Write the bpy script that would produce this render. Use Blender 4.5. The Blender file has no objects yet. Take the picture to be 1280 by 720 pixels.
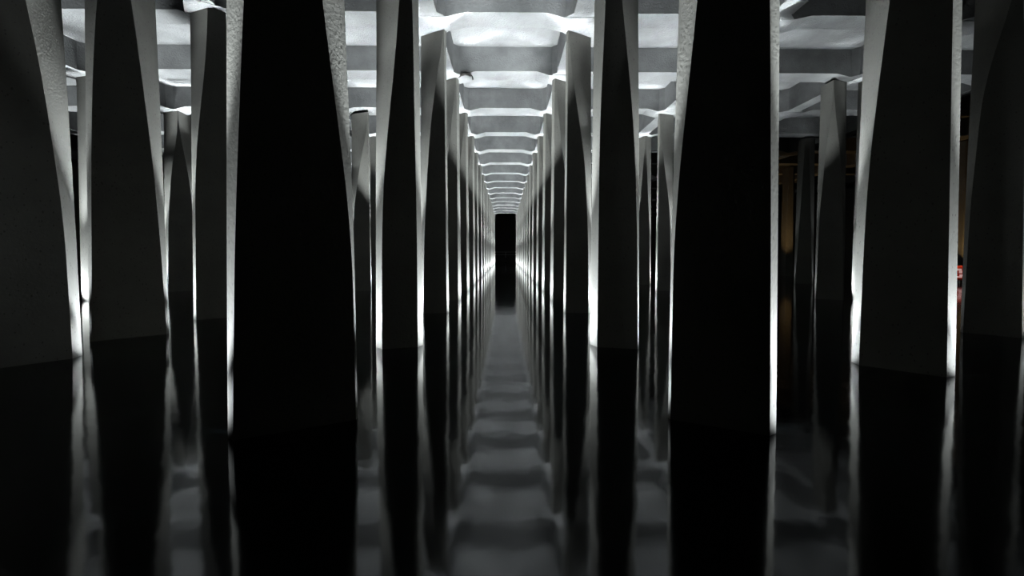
import bpy, bmesh, math, random
from mathutils import Vector
random.seed(7)
C = bpy.context.scene
COL = C.collection
TOP = 7.68          # underside of the beams above the water
SLAB = 8.62         # underside of the slab between the beams

# ---------------------------------------------------------------- materials
def new_mat(name):
    m = bpy.data.materials.new(name); m.use_nodes = True
    nt = m.node_tree
    for n in list(nt.nodes): nt.nodes.remove(n)
    return m, nt, nt.nodes, nt.links

def concrete(name, light, dark, pits=0.5, bump=0.35, scale=1.0, formwork=0.0):
    m, nt, N, L = new_mat(name)
    out = N.new('ShaderNodeOutputMaterial'); b = N.new('ShaderNodeBsdfPrincipled')
    L.new(b.outputs[0], out.inputs[0])
    b.inputs['Roughness'].default_value = 0.9
    b.inputs['Specular IOR Level'].default_value = 0.15
    tc = N.new('ShaderNodeTexCoord')
    n1 = N.new('ShaderNodeTexNoise'); n1.inputs['Scale'].default_value = 1.1*scale; n1.inputs['Detail'].default_value = 8
    n1.inputs['Roughness'].default_value = 0.62
    L.new(tc.outputs['Object'], n1.inputs['Vector'])
    r1 = N.new('ShaderNodeValToRGB')
    r1.color_ramp.elements[0].position = 0.32; r1.color_ramp.elements[0].color = (*dark, 1)
    r1.color_ramp.elements[1].position = 0.68; r1.color_ramp.elements[1].color = (*light, 1)
    L.new(n1.outputs['Fac'], r1.inputs['Fac'])
    # air holes in the cast face
    mp = N.new('ShaderNodeMapping'); mp.inputs['Scale'].default_value = (1, 1, 0.6)
    L.new(tc.outputs['Object'], mp.inputs['Vector'])
    v = N.new('ShaderNodeTexVoronoi'); v.inputs['Scale'].default_value = 17*scale
    L.new(mp.outputs[0], v.inputs['Vector'])
    n2 = N.new('ShaderNodeTexNoise'); n2.inputs['Scale'].default_value = 3.2*scale; n2.inputs['Detail'].default_value = 3
    L.new(tc.outputs['Object'], n2.inputs['Vector'])
    th = N.new('ShaderNodeMath'); th.operation = 'MULTIPLY'; th.inputs[1].default_value = 0.30
    L.new(n2.outputs['Fac'], th.inputs[0])
    lt = N.new('ShaderNodeMath'); lt.operation = 'LESS_THAN'
    L.new(v.outputs['Distance'], lt.inputs[0]); L.new(th.outputs[0], lt.inputs[1])
    pm = N.new('ShaderNodeMath'); pm.operation = 'MULTIPLY'; pm.inputs[1].default_value = pits
    L.new(lt.outputs[0], pm.inputs[0])
    mx = N.new('ShaderNodeMix'); mx.data_type = 'RGBA'
    L.new(pm.outputs[0], mx.inputs[0]); L.new(r1.outputs[0], mx.inputs[6])
    mx.inputs[7].default_value = (dark[0]*0.35, dark[1]*0.35, dark[2]*0.33, 1)
    L.new(mx.outputs[2], b.inputs['Base Color'])
    # relief
    n3 = N.new('ShaderNodeTexNoise'); n3.inputs['Scale'].default_value = 26*scale; n3.inputs['Detail'].default_value = 5
    L.new(tc.outputs['Object'], n3.inputs['Vector'])
    ad = N.new('ShaderNodeMath'); ad.operation = 'SUBTRACT'
    L.new(n3.outputs['Fac'], ad.inputs[0]); L.new(pm.outputs[0], ad.inputs[1])
    bp = N.new('ShaderNodeBump'); bp.inputs['Strength'].default_value = bump; bp.inputs['Distance'].default_value = 0.02
    L.new(ad.outputs[0], bp.inputs['Height']); L.new(bp.outputs[0], b.inputs['Normal'])
    return m

M_COL = concrete('cast_concrete', (0.062, 0.061, 0.055), (0.046, 0.0455, 0.041), 0.6, 0.16)
M_CEIL = concrete('ceiling_concrete', (0.070, 0.071, 0.071), (0.034, 0.035, 0.035), 0.16, 0.8, 0.8)
M_WALL = concrete('wall_concrete', (0.05, 0.047, 0.042), (0.03, 0.028, 0.025), 0.3, 0.4, 0.6)
M_CHIP = concrete('stained_concrete', (0.014, 0.012, 0.01), (0.004, 0.004, 0.004), 0.3, 0.8, 3.0)

def water_mat():
    m, nt, N, L = new_mat('still_black_water')
    out = N.new('ShaderNodeOutputMaterial'); b = N.new('ShaderNodeBsdfPrincipled')
    L.new(b.outputs[0], out.inputs[0])
    b.inputs['Base Color'].default_value = (0.0012, 0.0016, 0.0018, 1)
    b.inputs['Roughness'].default_value = 0.075
    b.inputs['IOR'].default_value = 1.40
    tc = N.new('ShaderNodeTexCoord')
    n = N.new('ShaderNodeTexNoise'); n.inputs['Scale'].default_value = 2.2; n.inputs['Detail'].default_value = 2
    L.new(tc.outputs['Object'], n.inputs['Vector'])
    bp = N.new('ShaderNodeBump'); bp.inputs['Strength'].default_value = 0.10; bp.inputs['Distance'].default_value = 0.02
    L.new(n.outputs['Fac'], bp.inputs['Height']); L.new(bp.outputs[0], b.inputs['Normal'])
    return m
M_WATER = water_mat()

def plain(name, col, rough=0.5, metal=0.0, emit=None, strength=0.0):
    m, nt, N, L = new_mat(name)
    out = N.new('ShaderNodeOutputMaterial'); b = N.new('ShaderNodeBsdfPrincipled')
    L.new(b.outputs[0], out.inputs[0])
    n = N.new('ShaderNodeTexNoise'); n.inputs['Scale'].default_value = 30
    r = N.new('ShaderNodeMapRange'); r.inputs[3].default_value = rough*0.85; r.inputs[4].default_value = min(1, rough*1.15)
    L.new(n.outputs['Fac'], r.inputs[0]); L.new(r.outputs[0], b.inputs['Roughness'])
    b.inputs['Base Color'].default_value = (*col, 1); b.inputs['Metallic'].default_value = metal
    if emit:
        b.inputs['Emission Color'].default_value = (*emit, 1); b.inputs['Emission Strength'].default_value = strength
    return m
M_STEEL = plain('galvanised_steel', (0.35, 0.35, 0.36), 0.4, 1.0)
M_HOUSING = plain('red_plastic_housing', (0.30, 0.03, 0.02), 0.5)
M_REDLIT = plain('lit_red_sign_face', (0.3, 0.02, 0.01), 0.4, 0, (1.0, 0.07, 0.03), 0.09)
M_PALELIT = plain('lit_pale_sign_symbol', (0.8, 0.7, 0.7), 0.4, 0, (1.0, 0.55, 0.52), 0.42)

# ---------------------------------------------------------------- helpers
def link(name, bm, mat, parent=None):
    me = bpy.data.meshes.new(name)
    bmesh.ops.recalc_face_normals(bm, faces=bm.faces)
    bm.to_mesh(me); bm.free(); me.materials.append(mat)
    o = bpy.data.objects.new(name, me); COL.objects.link(o)
    if parent: o.parent = parent
    return o

def box(bm, x0, x1, y0, y1, z0, z1):
    vs = [bm.verts.new((x, y, z)) for z in (z0, z1) for y in (y0, y1) for x in (x0, x1)]
    for f in ((0, 1, 3, 2), (4, 6, 7, 5), (0, 4, 5, 1), (2, 3, 7, 6), (0, 2, 6, 4), (1, 5, 7, 3)):
        bm.faces.new([vs[i] for i in f])

def prism(bm, pts, z0, z1):
    a = [bm.verts.new((x, y, z0)) for x, y in pts]; b = [bm.verts.new((x, y, z1)) for x, y in pts]
    n = len(pts)
    bm.faces.new(a[::-1]); bm.faces.new(b)
    for i in range(n): bm.faces.new((a[i], a[(i+1) % n], b[(i+1) % n], b[i]))

def structure(o):
    o['kind'] = 'structure'; return o

# ---------------------------------------------------------------- shell
XL, XR, YB, YF = -31.0, 33.0, -5.0, 80.0
def shell(name, a, mat):
    bm = bmesh.new(); box(bm, *a); return structure(link(name, bm, mat))
shell('floor', (XL-.4, XR+.4, YB-.4, YF+.4, -0.6, -0.25), M_WALL)
shell('ceiling', (XL-.4, XR+.4, YB-.4, YF+.4, SLAB, SLAB+0.35), M_CEIL)
shell('wall_left', (XL-.4, XL, YB-.4, YF+.4, -0.25, SLAB), M_WALL)
shell('wall_right', (XR, XR+.4, YB-.4, YF+.4, -0.25, SLAB), M_WALL)
shell('wall_far', (XL, XR, YF, YF+.4, -0.25, SLAB), M_WALL)
shell('wall_near', (XL, XR, YB-.4, YB, -0.25, SLAB), M_WALL)
w = shell('water', (XL+.01, XR-.01, YB+.01, YF-.01, -0.24, 0.0), M_WATER)
w['kind'] = 'stuff'; w['label'] = 'still black mirror-like water covering the whole cistern floor'; w['category'] = 'water'

ROWS = [0.65, 4.3, 7.75, 11.4] + [14.95 + 3.63*i for i in range(15)]
LINES = [-28, -21.5, -14.4, -7.35, -2.0, 2.0, 7.0, 12.3, 17.5, 24.0, 29.5]

def wob(a): return random.uniform(-a, a)

# cross beams: level over the columns, splayed up on either side of them
for y in ROWS:
    bm = bmesh.new()
    prof = []
    xs = [XL] + LINES + [XR]
    pts = [(XL, TOP)]
    for i, x in enumerate(LINES):
        pts += [(x-.95, TOP+.12), (x-.5, TOP), (x+.5, TOP), (x+.95, TOP+.12)]
    pts[0] = (XL, TOP+.12); pts += [(XR, TOP+.12)]
    y0, y1 = y-.36+wob(.02), y+.36+wob(.02)
    low = [[bm.verts.new((x+wob(.015), yy+wob(.012), z+wob(.01))) for x, z in pts] for yy in (y0, y1)]
    up = [[bm.verts.new((x, yy, SLAB)) for x, z in pts] for yy in (y0, y1)]
    for i in range(len(pts)-1):
        bm.faces.new((low[0][i], low[0][i+1], low[1][i+1], low[1][i]))
        bm.faces.new((low[0][i], up[0][i], up[0][i+1], low[0][i+1]))
        bm.faces.new((low[1][i], low[1][i+1], up[1][i+1], up[1][i]))
        bm.faces.new((up[0][i], up[1][i], up[1][i+1], up[0][i+1]))
    for i in (0, -1): bm.faces.new((low[0][i], low[1][i], up[1][i], up[0][i]))
    structure(link('ceiling_beam', bm, M_CEIL))

# lengthwise beams with corner splays that make each coffer eight-sided
for x in LINES:
    bm = bmesh.new()
    ys = [YB] + ROWS + [YF]
    for a, b in zip(ys[:-1], ys[1:]):
        a2 = a + (.30 if a != YB else 0); b2 = b - (.30 if b != YF else 0)
        if b2 - a2 < 1: continue
        s = .25
        prism(bm, [(x-.27-s, a2), (x+.27+s, a2), (x+.27, a2+s), (x+.27, b2-s), (x+.27+s, b2), (x-.27-s, b2), (x-.27, b2-s), (x-.27, a2+s)], TOP+.012, SLAB)
    structure(link('ceiling_beam', bm, M_CEIL))

# ---------------------------------------------------------------- columns
def interp(tab, z):
    if z <= tab[0][0]: return tab[0][1]
    for (z0, f0), (z1, f1) in zip(tab[:-1], tab[1:]):
        if z <= z1:
            t = (z-z0)/(z1-z0)
            return f0 + (f1-f0)*t
    return tab[-1][1]

def smooth_tab(tab):
    def f(z):
        return sum(interp(tab, z + d*.16) for d in range(-4, 5))/9
    return f

def column_mesh(r, left, right, taper=.12):
    """one cast shaft: a flat front between edges splayed wider upward to shape the lit wedges, a rounded back"""
    bm = bmesh.new()
    zs = [-0.25, 0.0, 0.06] + [0.06 + (TOP-0.06)*i/56 for i in range(1, 57)]
    L, R = smooth_tab(left), smooth_tab(right)
    rings = []
    for z in zs:
        rr = r*(1.0 - taper*max(z, 0)/TOP)
        l, q = L(z), R(z)
        if l+q > 0.985:
            k = 0.985/(l+q); l *= k; q *= k
        vf = -0.7*rr
        e = 0.0
        fl = -rr + 2*rr*l + wob(e); fr = rr - 2*rr*q + wob(e)
        if fr < fl + .01: fr = fl + .01
        sl = min(vf + 2*rr*l*1.6, 0.75*rr); sr = min(vf + 2*rr*q*1.6, 0.75*rr)  # splay width sets the lit wedge beside the dark front
        pts = [(fl, vf), (fr, vf), (rr, sr), (rr*.96, max(sr+.1*rr, .85*rr)), (rr*.72, 1.15*rr), (rr*.28, 1.32*rr),
               (-rr*.28, 1.32*rr), (-rr*.72, 1.15*rr), (-rr*.96, max(sl+.1*rr, .85*rr)), (-rr, sl)]
        rings.append([bm.verts.new((x, y, z)) for x, y in pts])
    n = len(rings[0])
    for a, b in zip(rings[:-1], rings[1:]):
        for i in range(n): bm.faces.new((a[i], a[(i+1) % n], b[(i+1) % n], b[i]))
    for f in bm.faces: f.smooth = True
    for a, b in zip(rings[:-1], rings[1:]):
        for i in (0, 1, 2, 3, 8, 9):
            e = bm.edges.get((a[i], b[i]))
            if e: e.smooth = False
    bm.faces.new(rings[0][::-1]); bm.faces.new(rings[-1])
    for rg in (rings[0], rings[-1]):
        for i in range(n): bm.edges.get((rg[i], rg[(i+1) % n])).smooth = False
    return bm

def on_row(y): return any(-.40 < y-k < .60 for k in ROWS)
def near_line(x): return min(abs(x-k) for k in LINES) < .5

TH = math.tan
def spot(x, y, z, d, half, power, blend=.3, rad=.05, col=(0.90, 0.97, 1.0), flat=1.0):
    l = bpy.data.lights.new('unseen_spot', 'SPOT'); l.energy = power; l.spot_size = 2*math.radians(half)
    l.spot_blend = blend; l.shadow_soft_size = rad; l.color = col
    o = bpy.data.objects.new('unseen_spot', l); COL.objects.link(o)
    o.location = (x, y, z)
    o.rotation_euler = Vector(d).normalized().to_track_quat('-Z', 'Y').to_euler()
    o.scale = (flat, 1, 1)
    return o

def column(x, y, r, left, right, label, group=None, lamps=(1, 1), face=None, taper=.12):
    o = link('concrete_column', column_mesh(r, left, right, taper), M_COL)
    o.location = (x, y, 0)
    th = math.atan2(x, y) if face is None else face       # broad face turned to the camera so its outline stays dark
    o.rotation_euler = (0, 0, -th)
    o['kind'] = 'thing'; o['label'] = label; o['category'] = 'column'
    if group: o['group'] = group
    if not on_row(y):
        bm = bmesh.new(); s = r+.06
        prism(bm, [(-s, -s+.1), (-s+.1, -s), (s-.1, -s), (s, -s+.1), (s, s-.1), (s-.1, s), (-s+.1, s), (-s, s-.1)], TOP, SLAB)
        link('capital', bm, M_CEIL, o)
    ux, uy = math.cos(th), -math.sin(th)      # local lateral
    vx, vy = math.sin(th), math.cos(th)       # local depth
    for s, p in ((-1, lamps[0]), (1, lamps[1])):
        lat, dep = 1.0, 0.55
        if isinstance(p, tuple): p, lat, dep = p
        if p <= 0: continue
        lat = s*(r+lat)
        px, py = x+ux*lat+vx*dep, y+uy*lat+vy*dep
        # unseen uplights, each beam narrowed to a fan on the splayed edge only
        tx, tv = -s*(abs(lat)-.75*r), -(dep+.28*r)
        hx, hy = ux*tx+vx*tv, uy*tx+vy*tv
        h = math.hypot(hx, hy); hx /= h; hy /= h
        spot(px, py, .1, (hx, hy, .88), 43.5, HUG*p, .1, .03, flat=.16)
        tv = -(dep+.45*r); fx, fy = ux*tx+vx*tv, uy*tx+vy*tv; g = math.hypot(fx, fy)
        spot(px, py, .14, (fx/g, fy/g, .13), 17, HUG*.45*p, .6, .03, flat=.42)  # added spot, brightens the dark foot the fan leaves at the water
        a = math.atan(h/4.3)
        spot(px, py, .1, (hx*math.tan(a), hy*math.tan(a), 1), 12.5, HIGH*p, 1, .04, flat=.30)  # added spot, carries the edge brightness up to the column top
    return o
HUG = 3500.0
HIGH = 30000.0

AISLE = 'columns lining the central aisle'
# nearest pair
column(-2.12, 4.28, .545, [(0, .04), (1.9, .07), (4.15, .16), (7.7, .40)], [(0, .02), (1.9, .02), (2.45, .08), (3.3, .16), (4.15, .25), (7.7, .55)],
       'broad black-faced column, the widest in full view, left of the central aisle', AISLE)
column(2.17, 4.22, .465, [(0, .03), (2.0, .03), (2.7, .10), (3.5, .17), (4.1, .23), (7.7, .55)], [(0, .06), (2, .07), (4.15, .10), (7.7, .3)],
       'broad black-faced column standing nearest on the right side of the central aisle', AISLE)
column(-1.90, 7.60, .40, [(0, .13), (2.3, .14), (3.6, .25), (4.6, .40), (6.0, .56), (7.7, .7)], [(0, .12), (2.3, .11), (3.6, .13), (6.0, .15), (7.7, .25)],
       'slim column just right of the broad black column, second along the left of the aisle', AISLE)
column(1.95, 7.57, .42, [(0, .16), (3.9, .17), (6.0, .27), (7.7, .3)], [(0, .03), (2.2, .04), (3.9, .12), (6.0, .38), (7.7, .6)],
       'slim column with a white left edge, second along the right of the aisle', AISLE)
SIX_L = [(0, .11), (2, .13), (4.2, .28), (5.4, .42), (6.5, .64), (7.6, .92)]
column(-1.98, 11.85, .385, SIX_L, [(0, .08), (7.6, .08)],
       'third column along the left of the aisle, grey top, thin bright edge', AISLE)
column(2.02, 11.85, .385, [(0, .08), (7.6, .08)], [(0, .11), (2, .12), (4.2, .25), (5.4, .5), (6.5, .74), (7.6, .9)],
       'column third along the right of the aisle, pale grey wedge on its right', AISLE)
ORD = ['fourth', 'fifth', 'sixth', 'seventh', 'eighth', 'ninth', 'tenth', 'eleventh', 'twelfth', 'thirteenth', 'fourteenth', 'fifteenth', 'sixteenth', 'seventeenth', 'eighteenth']
for i, y in enumerate(ROWS[4:]):
    yy = y + .08
    for s, side in ((-1, 'left'), (1, 'right')):
        w_in = [(0, .13), (7.6, .13)]
        out_ = [(0, .1), (3, .15), (7.6, .85)]
        lab = 'thin bright-edged column, %s along the %s side of the central aisle' % (ORD[i], side)
        if i == len(ROWS[4:])-1: lab = 'farthest column before the dark end of the central aisle, %s side' % side
        column(s*(2.0+wob(.02)), yy, .40, out_ if s < 0 else w_in, w_in if s < 0 else out_, lab, AISLE, lamps=(.9, .9))

SIDE = 'columns standing to the left of the aisle rows'
column(-7.46, 6.58, .655, [(0, .10), (6, .3)], [(0, .09), (2.2, .11), (4.35, .24), (5.6, .38), (7.7, .55)],
       'very wide dark column cut by the left border of the view, speckled grey right side', SIDE, taper=.16)
column(-7.55, 8.62, .58, [(0, .03), (3.5, .06), (5.1, .10), (6.6, .18), (7.7, .3)], [(0, .04), (1.9, .08), (3.5, .15), (5.1, .26), (6.6, .38), (7.7, .5)],
       'tall dark column narrowing upward between pale flanks, right of the cut-off leftmost column', SIDE)
column(-7.47, 10.95, .42, [(0, .06), (3, .08), (4.2, .13), (5.2, .25), (6.3, .40), (7.2, .47), (7.6, .5)], [(0, .02), (7.6, .02)],
       'brown-faced column with a curved grey edge, tight against the left of the broad black column', SIDE, lamps=(1.3, .6))
column(-7.2, 15.0, .40, SIX_L, [(0, .1), (7, .4)], 'column hidden behind the broad black column left of the aisle', SIDE)
column(-6.28, 18.6, .40, [(0, .05), (3.5, .12), (4.9, .35), (6.0, .6), (7.0, .9)], [(0, .05), (7.6, .05)],
       'distant column with a dark pointed shadow face, between the broad black and the slim column', SIDE)
column(-7.03, 22.5, .36, [(0, .2), (7.6, .5)], [(0, .05), (7.6, .1)],
       'thin distant column close behind another, against the left edge of the slim column', SIDE)
for y, o_ in ((26.4, 'nearer'), (30.1, 'middle'), (33.7, 'farther')):
    column(-7.3, y, .40, SIX_L, [(0, .1), (7, .4)], 'distant column mostly hidden behind the left aisle columns, %s of three' % o_, SIDE, lamps=(0, 0))
APEX = [(0, .08), (3.0, .12), (5.2, .25), (6.6, .46), (7.6, .5)]
column(-14.1, 18.65, .55, APEX, [(0, .06), (4.0, .1), (5.5, .25), (6.8, .46), (7.6, .5)],
       'distant column with a spear-shaped face, left of the brown-faced column', SIDE, lamps=(1.8, 1.8))
column(-14.4, 15.0, .30, [(0, .3), (7.6, .5)], [(0, .15), (7.6, .2)],
       'narrow grey column in the gap between the two leftmost dark columns', SIDE)
column(-21.5, 22.6, .42, APEX, APEX, 'faint far column in the gap right of the leftmost column', SIDE, lamps=(.3, .3))
column(-14.4, 22.6, .42, APEX, APEX, 'far column behind the brown-faced column, almost hidden', SIDE, lamps=(.3, .3))

RS = 'columns standing to the right of the aisle rows'
column(5.78, 6.08, .545, [(0, .09), (1.9, .10), (3.0, .13), (4.3, .22), (5.2, .29), (7.7, .5)], [(0, .08), (7.7, .1)],
       'tall black column right of the aisle, bright left flank, white right edge', RS)
column(6.75, 11.5, .38, [(0, .08), (7.6, .5)], [(0, .08), (7.6, .1)], 'column hidden behind the nearest right aisle column', RS)
column(6.85, 15.0, .38, [(0, .08), (7.6, .5)], [(0, .08), (7.6, .1)], 'column farther back, hidden behind the nearest right aisle column', RS, lamps=(0, 0))
column(6.98, 18.55, .36, [(0, .10), (7.6, .12)], [(0, .08), (3.5, .2), (6.8, .8), (7.6, .9)],
       'thin distant column with a white left edge, right beside the nearest right aisle column', RS)
column(7.22, 22.2, .40, [(0, .08), (3, .15), (7.4, .6)], [(0, .05), (3, .1), (7.4, .35)],
       'thin distant column right of the slim aisle column, its top grey', RS)
column(11.60, 15.0, .42, [(0, .05), (3, .10), (5.0, .25), (6.9, .46), (7.6, .5)], [(0, .04), (3, .08), (5.0, .2), (6.9, .46), (7.6, .5)],
       'dim column with a spear-shaped face, left of a pale narrow column', RS, lamps=(.12, .12))
column(12.62, 14.6, .42, [(0, .28), (4, .42), (7.2, .75)], [(0, .05), (7.6, .1)],
       'pale narrow column squeezed between the dim spear-faced column and the bright flank', RS, lamps=(.8, .3))
column(9.97, 8.50, .44, [(0, .05), (2.5, .08), (5.0, .22), (6.4, .6), (7.0, .75)], [(0, .06), (5, .12), (7, .2)],
       'dark brownish column cut by the right border of the view', RS, lamps=(.03, .3))
column(16.0, 22.5, .42, [(0, .05), (7, .4)], [(0, .05), (7, .3)],
       'dim brown column under the distant beam right of the nearest right aisle column', RS, lamps=(.04, .04))
column(20.1, 30.0, .40, [(0, .4), (7, .5)], [(0, .05), (7, .1)],
       'faint amber-lit far column, the left one of two', RS, lamps=(0, 0))
column(24.0, 33.7, .40, [(0, .4), (7, .5)], [(0, .05), (7, .1)],
       'faint amber-lit far column, the right one of two', RS, lamps=(0, 0))
column(24.75, 22.65, .30, [(0, .5), (7, .6)], [(0, .05), (7, .1)],
       'thin amber strip of a far column above the small red sign', RS, lamps=(0, 0))

# ---------------------------------------------------------------- unseen spots added in the lanes to light slab and beams
UP = 13500.0
for i, y in enumerate(ROWS[1:]):
    ly = y + .75
    if i < 1:
        spot(0, 4.9, .08, (0, .72, 1), 20, UP*1.5, .5, flat=.5)  # extra unseen spot added to brighten the first beam
        continue
    fl = .62 if i > 1 else .5
    def lane(x, k): spot(x, ly, .08, (0, .2, 1), 34, UP*k, .35, flat=fl)
    lane(0, 1)
    if i < 9: lane(-4.7 if i > 1 else -4.4, .9); lane(4.6, .8)
    if 0 < i < 8: lane(-11, .9)
    if 1 < i < 7: lane(-18, .6)
    if 1 <= i < 5: lane(9.6 if i > 1 else 8.0, .4 if i > 1 else .12)
    if 2 <= i < 4: lane(14.5, .25)
# amber service lamps among the far columns on the right
for x, y in ((18.6, 29.0), (22.6, 32.8), (23.6, 21.9)):
    spot(x, y, .1, (.12, .1, 1), 40, 700, 1, .05, (1.0, .62, .25))

# ---------------------------------------------------------------- small things
# small red sign fixed low on the far column at the right
r = bpy.data.objects.new('illuminated_sign', None); COL.objects.link(r)
r.location = (24.28, 22.30, 0.2); r.rotation_euler = (0, 0, -math.radians(47.3))
r['kind'] = 'thing'; r['label'] = 'small glowing red sign with a pale symbol, low beside a far right column'; r['category'] = 'sign'
bm = bmesh.new(); box(bm, -.34, .42, 0, .12, -.02, .78); bmesh.ops.bevel(bm, geom=bm.edges[:], offset=.02, segments=2); link('housing', bm, M_HOUSING, r)
bm = bmesh.new(); box(bm, -.30, .38, -.012, 0, .04, .72); link('sign_face', bm, M_REDLIT, r)
bm = bmesh.new()
for a in ((-.2, .08, .5, .6), (-.02, .1, .36, .5), (-.1, .1, .12, .2), (0, .12, .2, .3), (-.2, -.1, .44, .52)): box(bm, a[0], a[1], -.022, -.012, a[2], a[3])
link('symbol', bm, M_PALELIT, r)
bm = bmesh.new(); box(bm, -.02, .03, .03, .08, -.45, 0); link('post', bm, M_STEEL, r)

# walkway ledge and rail on the far wall
structure(shell('trim_1', (XL, XR, YF-1.3, YF, -0.2, 0.75), M_WALL))
r = bpy.data.objects.new('guard_rail', None); COL.objects.link(r); r.location = (0, YF-1.2, .75)
r['kind'] = 'thing'; r['label'] = 'faint steel guard rail across the dark far end of the aisle'; r['category'] = 'railing'
def tube(name, x0, x1, z, rad):
    bm = bmesh.new(); box(bm, x0, x1, -rad, rad, z-rad, z+rad); bmesh.ops.bevel(bm, geom=[e for e in bm.edges if abs((e.verts[0].co-e.verts[1].co).x) > .1], offset=rad*.5, segments=2)
    return link(name, bm, M_STEEL, r)
tube('top_rail', -6, 6, 1.05, .035); tube('middle_rail', -6, 6, .55, .025)
for i in range(7):
    bm = bmesh.new(); x = -6+2*i; prism(bm, [(x+.035*math.cos(a*math.pi/4), .035*math.sin(a*math.pi/4)) for a in range(8)], 0, 1.05); link('post', bm, M_STEEL, r)

# broken corner with an exposed bar under the beam above the left aisle columns
r = bpy.data.objects.new('hanging_concrete_chip', None); COL.objects.link(r); r.location = (-1.35, 14.95-.36, TOP+.05)
r['kind'] = 'thing'; r['label'] = 'dark spalled scrap hanging from the beam corner over the left aisle columns'; r['category'] = 'concrete chip'
bm = bmesh.new()
bmesh.ops.create_icosphere(bm, subdivisions=3, radius=1)
for v in bm.verts:
    n = 1 + .35*math.sin(v.co.x*5+v.co.z*3) * math.cos(v.co.z*6)
    v.co = Vector((v.co.x*.19*n, v.co.y*.06*n, v.co.z*.055*n - .12*v.co.x*v.co.x*n))
link('scrap', bm, M_CHIP, r)
bm = bmesh.new()
pp = [(.10, 0, -.01), (.19, -.02, -.05), (.235, -.03, -.14), (.245, -.03, -.23)]
prev = None
for i, p in enumerate(pp):
    ring = [bm.verts.new((p[0]+.022*math.cos(a*math.pi/3), p[1]+.022*math.sin(a*math.pi/3), p[2])) for a in range(6)]
    if prev:
        for k in range(6): bm.faces.new((prev[k], prev[(k+1) % 6], ring[(k+1) % 6], ring[k]))
    else: bm.faces.new(ring)
    prev = ring
bm.faces.new(prev)
link('bent_bar', bm, M_CHIP, r)

# ---------------------------------------------------------------- world, camera, view
wd = bpy.data.worlds.new('World'); C.world = wd; wd.use_nodes = True
wd.node_tree.nodes['Background'].inputs[0].default_value = (0, 0, 0, 1)
cam = bpy.data.cameras.new('camera'); co = bpy.data.objects.new('camera', cam); COL.objects.link(co)
cam.sensor_width = 36; cam.lens = 530/1280*36; cam.clip_end = 300
co.location = (0, 0, 1.651)
cam.shift_y = -28/1280
co.rotation_euler = (math.pi/2 - math.atan(16/530), 0, -math.atan(8/530))
C.camera = co
C.view_settings.view_transform = 'Standard'; C.view_settings.look = 'None'
C.view_settings.gamma = 1; C.view_settings.use_curve_mapping = False
C.view_settings.exposure = 0.0
